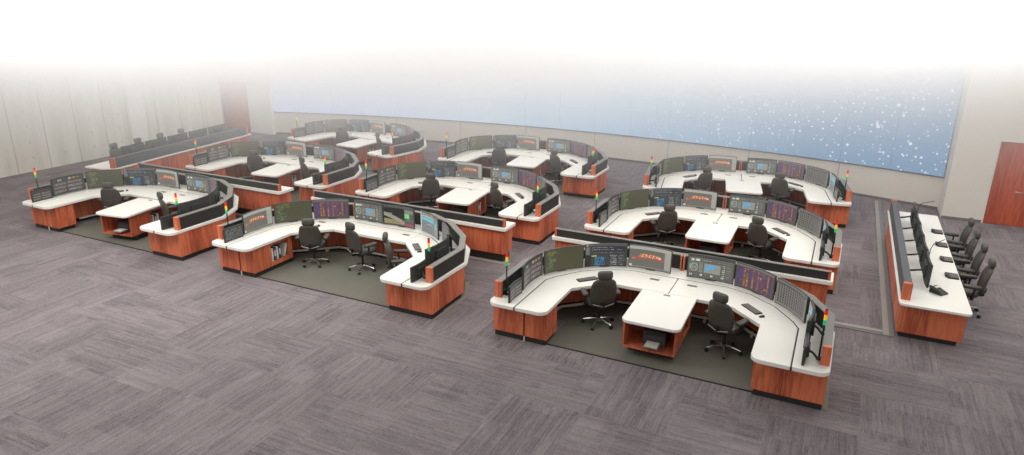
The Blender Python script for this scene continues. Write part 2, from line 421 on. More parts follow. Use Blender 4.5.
def s_map():
    a = canvas((92, 92, 86)); rect(a, 0, 1, 0, .1, (74, 74, 70)); rect(a, 0, 1, .1, .13, (120, 120, 112)); text(a, .3, .9, .05, (40, 40, 40), 2, .8)
    text(a, .04, .26, .16, (228, 228, 222), 4, .8); text(a, .28, .5, .18, (170, 170, 160), 2, .6); text(a, .55, .95, .2, (136, 136, 128), 1, .8)
    rect(a, .04, .22, .32, .74, (112, 112, 104))
    for t in np.arange(0, 6.28, .08):
        a[int((.53+.16*math.sin(t))*H_), int((.13+.075*math.cos(t))*W_)] = (176, 178, 170)
    rect(a, .03, .06, .42, .62, (84, 176, 134)); text(a, .09, .17, .52, (160, 160, 152), 3, .7)
    rect(a, .24, .33, .3, .76, (132, 132, 124)); rect(a, .35, .72, .34, .76, (146, 144, 136))
    for y in np.arange(.34, .74, .08): text(a, .25, .32, y, (98, 98, 92), 1, .8)
    for i in range(int(.38*W_), int(.6*W_)):
        d = (i/W_-.38)/.22
        a[int(.38*H_):int((.70-.2*d+.03*math.sin(i))*H_), i] = (98, 164, 204)
    for y in np.arange(.3, .8, .09): text(a, .75, .81, y, (184, 184, 176), 2, .9); text(a, .84, .95, y, (156, 156, 148), 1, .8)
    for x in (.05, .27, .5, .74): text(a, x, x+.06, .83, (226, 226, 218), 3, .95); text(a, x+.07, x+.18, .84, (150, 150, 142), 1, .8)
    return a
def s_matrix(cols):
    a = canvas((84, 70, 72)); rect(a, 0, 1, 0, .09, (112, 110, 106))
    for g in range((W_-4)//5):
        base = np.array(cols[g % len(cols)])
        for r in range((H_-5)//4):
            c = np.clip((base if rng.rand() < .92 else np.array(cols[rng.randint(len(cols))]))*rng.uniform(.7, 1.1), 0, 255)
            a[5+r*4:8+r*4, 3+g*5:6+g*5] = c
    return a
def s_purple(): return s_matrix([(60, 44, 128), (64, 48, 140), (170, 100, 62), (190, 120, 60), (70, 50, 130), (150, 90, 90), (96, 60, 120), (160, 96, 84), (100, 70, 130), (150, 84, 80), (90, 60, 116), (176, 104, 70)])
def s_grey():
    a = s_matrix([(58, 56, 54), (64, 62, 58)]); a[5:][(a[5:] == (84, 70, 72)).all(-1)] = (122, 118, 112); return a
def s_list(head=True):
    a = canvas((58, 57, 52)); rect(a, 0, 1, 0, .04, (40, 40, 38))
    if head: text(a, .2, .34, .1, (200, 198, 190), 4, .8); text(a, .56, .66, .1, (200, 198, 190), 4, .9); rect(a, .7, .78, .1, .2, (190, 110, 60)); rect(a, .82, .9, .1, .18, (120, 140, 70))
    for y in (.34, .42, .56, .64, .78, .86):
        text(a, .06, .46, y, (150, 140, 136), 2, .85); text(a, .52, .95, y, (158, 146, 144), 2, .85)
    return a
def s_small(): return s_list(False)
def s_chart():
    a = canvas((56, 58, 54))
    for k in range(240): a[rng.randint(3, H_-3), rng.randint(2, W_-4):][:2] = (110+rng.randint(50),)*3
    return a
def s_road():
    a = canvas((84, 84, 80)); rect(a, 0, .66, .08, .98, (16, 16, 16))
    for j in range(int(.34*H_), int(.96*H_)):
        for i in range(0, int(.66*W_)):
            x, y = i/W_, j/H_
            if y > .30+.62*x and y < .50+.62*x: a[j, i] = (150, 150, 132)
            elif y > .66+.1*x: a[j, i] = (150, 138, 98) if rng.rand() < .8 else (110, 104, 80)
            elif y > .34 and x < .25 and y < .44+.3*x: a[j, i] = (120, 118, 104)
    rect(a, .68, .84, .3, .56, (120, 214, 112)); rect(a, .68, .98, .1, .28, (130, 130, 128)); rect(a, .7, .96, .86, .97, (190, 60, 96)); rect(a, .58, .64, .72, .82, (196, 90, 50)); text(a, .7, .95, .62, (150, 150, 148), 3, .4)
    return a
def s_browser():
    a = canvas((128, 136, 136)); rect(a, 0, 1, 0, .1, (120, 124, 112)); rect(a, .0, .03, 0, 1, (226, 226, 222)); rect(a, .5, .6, .0, .08, (230, 160, 60)); text(a, .05, .5, .05, (200, 200, 190), 1, .7)
    rect(a, .06, .66, .26, .42, (96, 196, 216)); rect(a, .8, .88, .3, .6, (110, 200, 216)); rect(a, .06, .7, .16, .2, (190, 194, 190))
    for y in np.arange(.5, .95, .08): text(a, .07, .7, y, (110, 110, 120), 1, .8)
    text(a, .3, .6, .56, (226, 226, 230), 1, .9)
    return a
SCREENS = {'code': s_code, 'dashboard': s_dash, 'logo': s_logo, 'map': s_map, 'purple': s_purple, 'grey': s_grey, 'list': s_list, 'small_list': s_small, 'chart': s_chart, 'road': s_road, 'browser': s_browser}
def screen_mat():
    m, nt, b = new_mat('display_pixels')
    at = N(nt, 'ShaderNodeVertexColor'); at.layer_name = 'picture'
    b.inputs['Base Color'].default_value = (.02, .02, .02, 1); b.inputs['Roughness'].default_value = .3
    b.inputs['Specular IOR Level'].default_value = .25
    L(nt, at.outputs['Color'], b.inputs['Emission Color']); b.inputs['Emission Strength'].default_value = .92
    return m
M['screen'] = screen_mat()
def arc_pt(x, w, sag): return -sag*(2*x/w)**2 + sag*.5
def make_screen_mesh(key, w, h, sag, bz):
    img = SCREENS[key]()
    bm = bmesh.new(); rows = []
    for j in range(H_+1):
        z = h-bz - j*(h-2*bz)/H_
        rows.append([bm.verts.new((x, arc_pt(x, w, sag)-.004, z)) for x in [-w/2+bz+i*(w-2*bz)/W_ for i in range(W_+1)]])
    for j in range(H_):
        for i in range(W_): bm.faces.new([rows[j+1][i], rows[j+1][i+1], rows[j][i+1], rows[j][i]])
    me = bpy.data.meshes.new('screen'); bm.to_mesh(me); bm.free()
    ca = me.color_attributes.new('picture', 'BYTE_COLOR', 'CORNER')
    col = np.ones((H_*W_, 4, 4)); rgb = np.clip(img.reshape(-1, 3)/255, 0, 1); col[:, :, :3] = rgb[:, None, :]
    ca.data.foreach_set('color_srgb', col.ravel())
    me.materials.append(M['screen']); return me
def make_monitor(key, w, h, sag, arm):
    root = thing('curved_monitor' if w > .6 else 'small_monitor', '', 'monitor')
    n = 14; bm = MB(); t = .035
    xs = [-w/2+i*w/n for i in range(n+1)]
    front = [(x, arc_pt(x, w, sag)) for x in xs]; back = [(x, arc_pt(x, w, sag)+t) for x in xs]
    bm.wall(back, front, 0, h)
    part('housing', bm, M['body'] if not arm else M['back'], root)
    part('screen', make_screen_mesh(key, w, h, sag, .014), None, root)
    y0 = arc_pt(0, w, sag)+t
    b = part('back_cover', MB().box(-w*.2, w*.2, y0-.005, y0+.03, h*.22, h*.78), M['back'], root, .008)
    AL = .30 if w > .88 else .235
    if arm:   # articulated arm back to the wall behind
        a = part('arm', MB().tube([(0, y0+.03, h*.45), (.02, y0+.08, h*.4), (.12, y0+.16, h*.28)], .02, 6), M['blk'], root)
        part('lower_arm', MB().tube([(.12, y0+.16, h*.28), (.0, y0+AL, h*.3)], .022, 6), M['blk'], a)
        part('wall_bracket', MB().box(-.03, .03, y0+AL-.02, y0+AL, .0 if w > .88 else .02, h*.5), M['blk'], a)
    else:
        a = part('stand', MB().box(-.03, .03, y0+.03, y0+.07, -.03, h*.6), M['blk'], root)
        part('stand_base', MB().box(-.1, .1, y0+.02, y0+.15, -.034, -.024), M['blk'], a)
    return root
ZB = .785
DESC = {
 'code': 'curved monitor of green code lines', 'dashboard': 'curved monitor with a dark dashboard and blue figures', 'logo': 'curved monitor with pale frame and a red logo',
 'map': 'curved monitor with grey panels and a blue map', 'purple': 'curved monitor filled with purple and orange columns', 'grey': 'curved monitor filled with grey table cells',
 'list': 'curved monitor of pale incident lists', 'small_list': 'small low monitor of pale lists', 'chart': 'small low monitor with speckled grey chart',
 'road': 'monitor showing a road camera picture and green tile', 'browser': 'monitor with pale page and cyan bar', }
def slot(pod, key, P1, P2, z=ZB, h=.48, arm=False, where='', variant=''):
    dx, dy = P2[0]-P1[0], P2[1]-P1[1]; w = math.hypot(dx, dy)-.008
    w = round(w, 2); sag = .055 if w > .7 else .02
    (X, Y), a = to_world(pod, (P1[0]+P2[0])/2, (P1[1]+P2[1])/2)
    lab = f"{DESC[key]}{where}, on the {pod} console"
    return place(('mon', key, w, h, arm), lambda: make_monitor(key, w, h, sag, arm), (X, Y, z), a+math.atan2(dy, dx), lab, f'monitors on the {pod} console')

# ------------------------------------------------------------------ small things
def make_keyboard():
    r = thing('keyboard', '', 'keyboard')
    part('case', MB().box(-.21, .21, -.07, .07, 0, .018), M['blk'], r, .004)
    m = MB()
    for j in range(5):
        for i in range(15):
            m.box(-.198+i*.0265, -.198+i*.0265+.022, -.06+j*.025, -.06+j*.025+.02, .018, .025)
    part('keys', m, M['gloss'], r); return r
def make_mouse():
    r = thing('computer_mouse', '', 'mouse')
    rings = []
    for k, (y, w, h) in enumerate(((-.055, .012, .008), (-.04, .027, .026), (0, .032, .036), (.035, .028, .026), (.055, .012, .01))):
        rings.append([(w*math.cos(t), y, max(0, h*math.sin(t))) for t in [PI*i/8 for i in range(9)]])
    part('body', MB().loft(rings), M['blk'], r, smooth=True)
    part('scroll_wheel', MB().box(-.004, .004, .02, .04, .025, .036), M['gloss'], r); return r
def make_signal():
    r = thing('signal_light', '', 'signal light')
    part('base', MB().tube([(0, 0, 0), (0, 0, .03)], .04, 12), M['blk'], r)
    part('pole', MB().tube([(0, 0, .03), (0, 0, .575)], .014, 8), M['blk'], r)
    for n, c, z in (('green_lamp', 'grn', .575), ('yellow_lamp', 'yel', .66), ('red_lamp', 'red', .742)):
        part(n, MB().tube([(0, 0, z), (0, 0, z+.082)], .025, 12), M[c], r)
    part('cap', MB().tube([(0, 0, .824), (0, 0, .836)], .024, 12, .016), M['blk'], r); return r
def rr_ring(w, d, n=16, p=3.2, cx=0, cy=0):
    out = []
    for k in range(n):
        t = 2*PI*k/n; c, s = math.cos(t), math.sin(t)
        out.append((cx+w*math.copysign(abs(c)**(2/p), c), cy+d*math.copysign(abs(s)**(2/p), s)))
    return out
def make_chair():
    """faces +y"""
    r = thing('office_chair', '', 'chair')
    b = part('star_base', MB().tube([(0, 0, .07), (0, 0, .13)], .04, 12), M['chrome'], r, smooth=False)
    for k in range(5):
        t = 2*PI*k/5+.3; c, s = math.cos(t), math.sin(t)
        part('base_leg', MB().tube([(c*.03, s*.03, .12), (c*.16, s*.16, .105), (c*.3, s*.3, .075)], .022, 6, .014), M['chrome'], b)
        part('caster', MB().tube([(c*.3-s*.025, s*.3+c*.025, .032), (c*.3+s*.025, s*.3-c*.025, .032)], .032, 10), M['blk'], b)
    part('gas_column', MB().tube([(0, 0, .12), (0, 0, .4)], .028, 10), M['blk'], r)
    part('tilt_mechanism', MB().box(-.09, .09, -.14, .12, .37, .42), M['blk'], r, .01)
    rings = []
    for z, k in ((.42, .86), (.435, .98), (.47, 1.0), (.505, .97), (.525, .8)):
        rings.append([(x, y, z+(.012 if y > .1 else 0)) for x, y in rr_ring(.255*k, .245*k, 20, 3.4, 0, .06)])
    part('seat', MB().loft(rings), M['leather'], r, smooth=True)
    rings = []
    for z, w, yc, d in ((.47, .17, -.185, .03), (.50, .215, -.2, .045), (.60, .245, -.215, .055), (.75, .255, -.225, .05), (.90, .245, -.25, .048), (1.02, .215, -.275, .042), (1.08, .165, -.29, .035), (1.10, .1, -.295, .02)):
        ring = []
        for x, y in rr_ring(w, d, 22, 2.6):
            ring.append((x, y+yc+.5*x*x, z))
        rings.append(ring)
    part('backrest', MB().loft(rings), M['leather'], r, smooth=True)
    part('back_support', MB().tube([(-.2, -.245, .52), (0, -.275, .47), (.2, -.245, .52)], .013, 6), M['gloss'], r)
    part('back_spine', MB().tube([(0, -.1, .40), (0, -.26, .42), (0, -.285, .58)], .025, 6), M['blk'], r)
    hr = []
    for z, w, d in ((1.095, .09, .03), (1.105, .125, .046), (1.13, .142, .056), (1.2, .145, .058), (1.25, .138, .052), (1.272, .12, .04), (1.28, .08, .02)):
        hr.append([(x, y-.285+.4*x*x, z) for x, y in rr_ring(w, d, 18, 3)])
    h = part('headrest', MB().loft(hr), M['leather'], r, smooth=True)
    part('headrest_stem', MB().box(-.03, .03, -.305, -.29, 1.03, 1.15), M['blk'], h)
    for s in (-1, 1):
        a = part('arm_support', MB().tube([(s*.22, -.02, .42), (s*.3, -.03, .45), (s*.315, -.05, .62), (s*.31, .0, .655)], .02, 6), M['blk'], r)
        rg = []
        for y, w, h_ in ((-.14, .03, .014), (-.12, .043, .022), (0, .047, .025), (.12, .045, .022), (.15, .03, .014)):
            rg.append([(s*.31+x*1.25, y*1.1, .672+z*1.5) for x, z in rr_ring(w, h_, 12, 2.6)])
        part('armrest', MB().loft(rg), M['leather'], r, smooth=True)
    for o in r.children_recursive:
        if o.name.split('.')[0] in ('backrest', 'headrest', 'headrest_stem'):
            for v in o.data.vertices:
                if v.co.z > .6: v.co.z = .6+(v.co.z-.6)*.87
    return r
def make_table():
    r = thing('printer_table', '', 'table')
    part('table_top', MB().prism(rounded([(-.465, -1.45), (.54, -1.45), (.525, -.012), (-.485, -.012)], {0: .13, 1: .13}), .695, H), M['white'], r, .012)
    part('cable_grommet', MB().box(-.06, .06, -.13, -.08, H-.004, H+.005), M['gloss'], r)
    part('side_panel', MB().box(-.46, -.43, -1.28, -.03, .16, .70), M['wood'], r)
    m = MB()
    m.box(.43, .46, -1.28, -.62, .16, .70); m.box(.43, .46, -.14, -.03, .16, .70); m.box(.43, .46, -.62, -.14, .16, .24); m.box(.43, .46, -.62, -.14, .62, .70)
    part('side_panel', m, M['wood'], r, label='side panel with an opening for binders')
    part('shelf_floor', MB().box(-.43, .43, -1.28, -.03, .16, .2), M['wood'], r)
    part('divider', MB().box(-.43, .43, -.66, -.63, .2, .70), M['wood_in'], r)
    part('back_panel', MB().box(-.43, .43, -.06, -.03, .2, .70), M['wood'], r)
    part('kickplate', MB().box(-.4, .4, -1.08, -.05, 0.011, .16), M['kick'], r)
    return r
def make_printer():
    r = thing('printer', '', 'printer')
    part('body', MB().box(-.2, .2, -.18, .2, 0, .26), M['body'], r, .02)
    part('paper_tray', MB().box(-.13, .13, -.42, -.18, .05, .075), M['gloss'], r, .005)
    part('paper', MB().box(-.11, .11, -.4, -.19, .075, .085), M['paper'], r)
    part('control_panel', MB().box(-.18, .18, -.2, -.17, .2, .25), M['blk'], r)
    return r
def make_binder(mat, light):
    def f():
        r = thing('ring_binder', '', 'binder')
        part('cover', MB().box(-.15, .15, -.028, .028, 0, .3), M[mat], r, .004)
        part('spine_label', MB().box(.149, .152, -.018, .018, .1, .24), M[light], r)
        return r
    return f
def make_mat():
    r = thing('floor_mat', '', 'mat')
    pts = [(-1.8, -1.515), (1.8, -1.515), (1.8, -.5), (2.1, -.5), (2.08, -.16), (1.75, .14), (1.26, .6), (-1.26, .6), (-1.75, .14), (-2.08, -.16), (-2.1, -.5), (-1.8, -.5)]
    part('mat_surface', MB().prism(pts, .0, .010), M['mat'], r)
    part('edging', MB().box(-1.8, 1.8, -1.545, -1.515, 0, .012), M['edge'], r)
    return r

# ------------------------------------------------------------------ the nine consoles
CT = {'front right': 'front right', 'front centre': 'front centre'}
Lslots = [('small_list', (-2.42, -1.75), (-2.42, -1.22)), ('list', (-2.425, -1.21), (-2.42, -.33)), ('code', (-2.40, -.27), (-1.84, .42)), ('dashboard', (-1.82, .46), (-1.08, .89)), ('logo', (-1.04, .91), (-.17, .91))]
Rslots = [('map', (.13, .91), (1.02, .91)), ('purple', (1.05, .89), (1.79, .47)), ('grey', (1.83, .42), (2.37, -.27)), ('browser', (2.42, -.33), (2.425, -1.21)), ('small_list', (2.42, -1.22), (2.42, -1.75))]
B9 = [('chart', (-2.42, -1.75), (-2.42, -1.22)), ('logo', (-2.425, -1.21), (-2.42, -.33)), ('code', (-2.40, -.27), (-1.86, .42)), ('purple', (-1.85, .46), (-1.12, .89)),
      ('map', (-.97, .92), (-.12, .92)), ('road', (-.11, .92), (.76, .92)), ('browser', (.93, .94), (1.65, .53)), ('grey', (1.83, .42), (2.37, -.27)), ('list', (2.42, -.33), (2.425, -1.21)), ('small_list', (2.42, -1.22), (2.42, -1.75))]
for pod, (X, Y, a) in PODS.items():
    tbl = pod != 'front centre'
    desc = {'front right': 'U-shaped white and cherry console nearest the long meeting desk with curved monitors facing in',
            'front centre': 'U-shaped white and cherry console with three chairs and no table inside',
            'front left': 'U-shaped white and cherry console nearest the concrete wall, in the front row'}.get(pod, f'U-shaped white and cherry console, {pod} of the three rows')
    place(('console', tbl), make_console if tbl else make_console_b, (X, Y, 0), a, desc, 'U-shaped dispatch consoles')
    place('mat', make_mat, (X, Y, 0), a, f'dark grey floor mat inside the {pod} console', 'floor mats inside the consoles')
    for i, (key, P1, P2) in enumerate((Lslots+Rslots) if tbl else B9):
        small = key in ('small_list', 'chart'); wing = i in (0, 1, 8, 9)
        where = ''
        if key == 'small_list' and tbl: where = ' at the left wing tip' if i == 0 else ' at the right wing tip'
        slot(pod, key, P1, P2, .755 if small else (.79 if wing else ZB), .305 if small else (.46 if wing else .48), wing, where)
    for s, w in ((-1, 'left'), (1, 'right')):
        (x, y), _ = to_world(pod, s*2.635, -1.42)
        place('signal', make_signal, (x, y, H), 0, f'red, amber and green signal light on the {w} wing tip of the {pod} console', 'signal lights on the consoles')
    def put(key, make, x, y, z, rz, label, group=None):
        (x, y), _ = to_world(pod, x, y); return place(key, make, (x, y, z), a+rz, label, group)
    if tbl:
        put('keyboard', make_keyboard, -1.56, -.06, H, .82, f'black keyboard on the left half of the {pod} console desk', 'keyboards on the consoles')
        put('keyboard', make_keyboard, 1.48, -.02, H, -.82, f'black keyboard on the right half of the {pod} console desk', 'keyboards on the consoles')
        put('mouse', make_mouse, 1.68, -.26, H, -.8, f'black mouse beside the right keyboard of the {pod} console', 'mice on the consoles')
        put('mouse', make_mouse, -1.38, .17, H, .8, f'black mouse beside the left keyboard of the {pod} console', 'mice on the consoles')
        put('chair', make_chair, -1.2, -.34, .01, math.atan2(.55, .83), f'dark grey high-backed office chair, left one inside the {pod} console', 'office chairs at the consoles')
        put('chair', make_chair, 1.12, -.36, .01, -math.atan2(.4, .92), f'dark grey high-backed office chair, right one inside the {pod} console', 'office chairs at the consoles')
        # tables of the centre and far columns stand slightly askew
        tr = {'middle centre': .09, 'back centre': .09, 'front left': .15, 'middle left': .14, 'back left': .14}.get(pod, 0.)
        ty = -.55*tr
        def tp(x, y): c, sn = math.cos(tr), math.sin(tr); return c*x-sn*y, sn*x+c*y+ty
        put('table', make_table, *tp(0, 0), 0, tr, f'white-topped wooden table in the middle of the {pod} console', 'tables inside the consoles')
        put('printer', make_printer, *tp(.05, -.92), .2, tr, f'dark grey printer in the table inside the {pod} console', 'printers in the tables')
        for k in range(3):
            put(('binder', k % 2), make_binder('binder_w' if k % 2 == 0 else 'binder_b', 'paper'), *tp(.26, -.5+.075*k), .201, tr, f'{["first grey", "dark", "last grey"][k]} binder in the table side shelf, {pod} console', 'binders in the tables')
    else:
        put('keyboard', make_keyboard, 1.42, -.02, H, -.82, 'black keyboard in front of the cyan-bar monitor, front centre console', 'keyboards on the consoles')
        put('mouse', make_mouse, 1.64, -.25, H, -.8, 'black mouse beside the right keyboard of the front centre console', 'mice on the consoles')
        put('mouse', make_mouse, -1.44, .15, H, .8, 'black mouse behind the left chair of the front centre console', 'mice on the consoles')
        put('keyboard', make_keyboard, -1.56, -.06, H, .82, 'black keyboard before the left chair of the front centre console', 'keyboards on the consoles')
        put('chair', make_chair, -1.19, -.36, .01, math.atan2(.46, .9), 'office chair, left of three in the front centre console', 'office chairs at the consoles')
        put('chair', make_chair, .02, -.14, .01, -math.atan2(.25, .97), 'office chair, middle of three in the front centre console', 'office chairs at the consoles')
        put('chair', make_chair, 1.3, -.5, .01, -math.atan2(.86, .52), 'office chair turned sideways, right of three in the front centre console', 'office chairs at the consoles')
        for k in range(5):
            o = put(('binder', k % 2), None, -1.93, -1.04+.075*k+(.05 if k == 4 else 0), .205, 0, f'{["first pale", "first dark", "second pale", "second dark", "leaning pale"][k]} binder in the open pedestal shelf', 'binders in the pedestal shelf')
            if k == 4: o.rotation_euler = (-.32, 0, 0); o.location.z = .216

# ------------------------------------------------------------------ credenzas behind the front row
def make_credenza():
    r = thing('credenza', '', 'credenza')
    part('counter_top', MB().prism(rounded([(-3.05, 1.68), (2.72, 1.68), (2.72, 2.24), (-3.05, 2.24)], {0: .05, 1: .05}), .79, .867), M['white'], r, .01)
    for k in range(4):
        x0 = -2.99+k*1.41
        part('cabinet', MB().box(x0+.004, x0+1.406, 1.76, 2.2, .19, .79), M['wood'], r)
    part('kickplate', MB().box(-2.95, 2.60, 1.80, 2.16, 0, .19), M['kick'], r)
    part('screen_wall', MB().box(-2.95, 2.62, 1.75, 1.83, .867, 1.03), M['cloth'], r)
    part('top_rail', MB().box(-2.95, 2.62, 1.745, 1.835, 1.03, 1.042), M['rail'], r)
    for x in (-3.0, 2.62): part('end_cap', MB().box(x, x+.05, 1.745, 1.835, .867, 1.045), M['wood'], r)
    return r
for pod in ('front left', 'front centre', 'front right'):
    X, Y, a = PODS[pod]
    place('cred', make_credenza, (X, Y, 0), a, f'long low cherry credenza with black screen wall, behind the {pod} console', 'credenzas behind the front row')

# ------------------------------------------------------------------ long meeting desks at both sides
def make_desk():
    """near end at local y=0; people sit on +x, the low wall runs along x~.1"""
    r = thing('long_desk', '', 'desk')
    part('desk_top', MB().prism(rounded([(0, 0), (1.14, 0), (1.14, 6.6), (0, 6.6)], {0: .1, 1: .1, 2: .06, 3: .06}), .70, H), M['white'], r, .012)
    part('end_panel', MB().box(.06, 1.1, .2, .24, .11, .70), M['wood'], r)
    part('end_panel', MB().box(.06, 1.1, 6.36, 6.4, .11, .70), M['wood'], r)
    part('front_panel', MB().box(.05, .1, .2, 6.4, .11, .70), M['wood'], r)
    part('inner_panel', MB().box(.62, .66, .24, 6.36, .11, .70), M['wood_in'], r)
    part('kickplate', MB().box(.1, 1.03, .26, 6.34, 0, .11), M['kick'], r)
    part('privacy_wall', MB().box(.04, .17, .3, 6.4, H, 1.045), M['cloth2'], r)
    part('top_rail', MB().box(.04, .17, .3, 6.4, 1.045, 1.06), M['cloth2'], r)
    for y in (.2, 6.4): part('end_cap', MB().box(.03, .18, y, y+.1, H, 1.07), M['wood'], r)
    return r
def make_pad():
    r = thing('desk_keypad', '', 'keypad')
    part('case', MB().box(-.15, .15, -.09, .11, 0, .03), M['blk'], r, .005)
    m = MB()
    for i in range(5):
        for j in range(4): m.box(-.12+i*.05, -.08+i*.05, -.075+j*.036, -.05+j*.036, .03, .034)
    part('keys', m, M['gloss'], r)
    part('rear_bar', MB().box(-.09, .09, .11, .14, 0, .05), M['blk'], r); return r
def make_phone():
    r = thing('telephone', '', 'telephone')
    part('base', MB().loft([[(-.1, -.12, .0), (.1, -.12, .0), (.1, .12, .0), (-.1, .12, .0)], [(-.1, -.12, .025), (.1, -.12, .025), (.1, .12, .1), (-.1, .12, .1)]]), M['blk'], r)
    part('handset', MB().tube([(-.12, -.11, .06), (-.12, -.06, .085), (-.12, .06, .12), (-.12, .11, .12)], .026, 8), M['blk'], r)
    part('display', MB().box(-.03, .08, .03, .09, .088, .1), M['pale'], r); return r
def make_gooseneck():
    r = thing('gooseneck_microphone', '', 'microphone')
    part('base', MB().tube([(0, 0, 0), (0, 0, .03)], .045, 12), M['blk'], r)
    part('neck', MB().tube([(0, 0, .03), (0, 0, .42), (.05, .02, .52), (.3, .1, .6)], .008, 6), M['blk'], r); return r
DESKS = {'right': ((1.40, 13.31, 0), 0.0, 1), 'left': ((-20.44, 13.25, 0), .088, -1)}
dk = make_desk()
dk.location = DESKS['right'][0]; dk['label'] = 'long white-topped desk with four chairs, standing alone beyond the floor trim'; dk['group'] = 'long desks'
# the desk by the concrete wall is the same desk turned half round
lx, ly, la = -20.22, 13.38, .125
d2 = dup(dk, (lx+6.6*math.cos(la+PI/2), ly+6.6*math.sin(la+PI/2), 0), la+PI, 'long white-topped desk in front of the concrete wall, seen over its black low wall', 'long desks')
def dpos(side, x, y):
    if side == 'right': return (1.40+x, 13.31+y), 0.
    c, s = math.cos(la), math.sin(la); x = -x
    return (lx+c*x-s*y, ly+s*x+c*y), la
ORD = ['first', 'second', 'third', 'fourth', 'fifth']
for side in ('right', 'left'):
    nm = 'the desk by the wooden door' if side == 'right' else 'the desk by the concrete wall'
    for k in range(5):
        (x, y), a = dpos(side, .5, 1.33+.98*k)
        rz = a+PI/2 if side == 'right' else a-PI/2
        key = ['list', 'grey', 'map', 'list', 'dashboard'][k]
        place(('mon', key, .90, .46, True), lambda: make_monitor(key, .90, .46, .02, True), (x, y, .80), rz, f'{ORD[k]} monitor from the near end of {nm}', f'monitors on {nm}')
    for k in range(4):
        (x, y), a = dpos(side, 1.34 if side == 'right' else 1.22, 2.03+.985*k if side == 'right' else 1.5+1.0*k)
        rz = a+PI/2 if side == 'right' else a-PI/2
        place('chair', None, (x, y, 0), rz, f'{ORD[k]} dark grey office chair from the near end of {nm}', f'office chairs at {nm}')
        (x, y), a = dpos(side, 1.02, 1.92+1.04*k)
        place('pad', make_pad, (x, y, H), a+(PI/2 if side == 'right' else -PI/2)-PI*0, f'{ORD[k]} black keypad from the near end of {nm}', f'keypads on {nm}')
    if side == 'right':
        (x, y), a = dpos(side, .68, .85)
        place('phone', make_phone, (x, y, H), .9, 'black desk telephone on the near end of the long desk by the wooden door')
        for k, (yy) in enumerate((2.2, 5.6)):
            (x, y), a = dpos(side, .58, yy)
            place('goose', make_gooseneck, (x, y, H), .4-k*.6, ['thin black gooseneck microphone on the long desk, nearer the telephone', 'thin black gooseneck microphone at the far end of the long desk'][k], 'gooseneck microphones')

# ------------------------------------------------------------------ the room
def S(name, mb, mat, label, bevel=0): return struct(part(name, mb, mat, None, bevel), label)
S('floor', MB().box(-30, 14, -6, 30, -.2, 0), M['carpet'], 'grey purple striped carpet planks laid in two directions')
ZT = 7.5
S('wall_left', MB().box(-26.6, -25.3, -6, 22.36, 0, ZT), M['concrete'], 'cast concrete wall with seams and tie holes')
S('column_left', MB().box(-25.3, -25.12, 17.73, 18.4, 0, ZT), M['column'], 'off-white pilaster on the concrete wall')
S('wall_left_alcove', MB().box(-26.9, -26.6, 22.36, 23.1, 0, ZT), M['column'], 'off-white side wall beside the pale red door')
def wall_with_door(name, x0, x1, dx0, dx1, dh, y, mat, label):
    m = MB(); m.box(x0, dx0, y, y+.25, 0, ZT); m.box(dx1, x1, y, y+.25, 0, ZT); m.box(dx0, dx1, y, y+.25, dh, ZT)
    return S(name, m, mat, label)
wall_with_door('wall_back_left', -26.9, -23.1, -26.08, -24.45, 2.28, 23.1, M['column'], 'off-white wall around the hazy red door')
wall_with_door('wall_right', 2.97, 14, 4.0, 5.15, 2.35, 22.64, M['paint'], 'warm grey wall around the plain wooden door')
def door(name, x0, x1, h, y, hx, label, mt='door'):
    d = struct(part(name, MB().box(x0+.01, x1-.01, y+.03, y+.08, .01, h-.01), M[mt]), label)
    part('door_frame', MB().box(x0-.04, x0, y-.015, y+.1, 0, h+.04).box(x1, x1+.04, y-.015, y+.1, 0, h+.04).box(x0, x1, y-.015, y+.1, h, h+.04), M['paint'], d)
    hd = part('door_handle', MB().tube([(hx, y+.03, .98), (hx, y-.03, .98), (hx+.02, y-.035, .98), (hx+.14, y-.03, .98)], .013, 8).tube([(hx, y+.03, .98), (hx, y+.022, .98)], .03, 12), M['chrome'], d)
    return d
door('door_1', 4.0, 5.15, 2.35, 22.64, 4.62, 'plain reddish wooden door with chrome lever')
door('door_2', -26.08, -24.45, 2.28, 23.1, -25.3, 'red wooden door seen through the haze, its veneer paled for haze', 'door_haze')
# curved rear wall
AX, AY, AR = -9.649, -15.555, 41.122
def apt(deg, r): t = math.radians(deg); return (AX+r*math.sin(t), AY+r*math.cos(t))
DEG0, DEG1 = -19.32, 17.86
degs = [DEG0+(DEG1-DEG0)*i/36 for i in range(37)]
outer = [apt(d, AR+.4) for d in [DEG0-.6]+degs[1:-1]+[DEG1+.5]]; inner = [apt(d, AR) for d in [DEG0-.3]+degs[1:-1]+[DEG1+.2]]
S('wall_back', MB().wall(outer, inner, 0, ZT), M['paint'], 'long curved warm grey wall below the video wall')
S('wall_right_return', MB().box(2.98, 3.4, 22.89, 24.0, 0, ZT), M['paint'], 'short return of the warm grey wall beside the screen')
# seams on the wall under the screen
m = MB()
NP = 18
for i in range(1, NP):
    d = DEG0+(DEG1-DEG0)*i/NP; p = Vector(apt(d, AR-.004)); t = math.radians(d)
    R = Matrix.Translation((p.x, p.y, 0)) @ Matrix.Rotation(-t, 4, 'Z')
    if i % 2 == 0: m.box(-.006, .006, -.003, .003, .12, .98, R)
S('trim_1', m, M['frame'], 'thin vertical joints in the curved wall')
S('baseboard_back', MB().wall([apt(d, AR+.001) for d in degs], [apt(d, AR-.015) for d in degs], 0, .08), M['kerb2'], 'low grey baseboard of the curved wall')
S('baseboard_right', MB().box(5.19, 14, 22.622, 22.64, 0, .08).box(2.97, 3.96, 22.622, 22.64, 0, .08), M['kerb2'], 'low grey baseboard beside the wooden door')

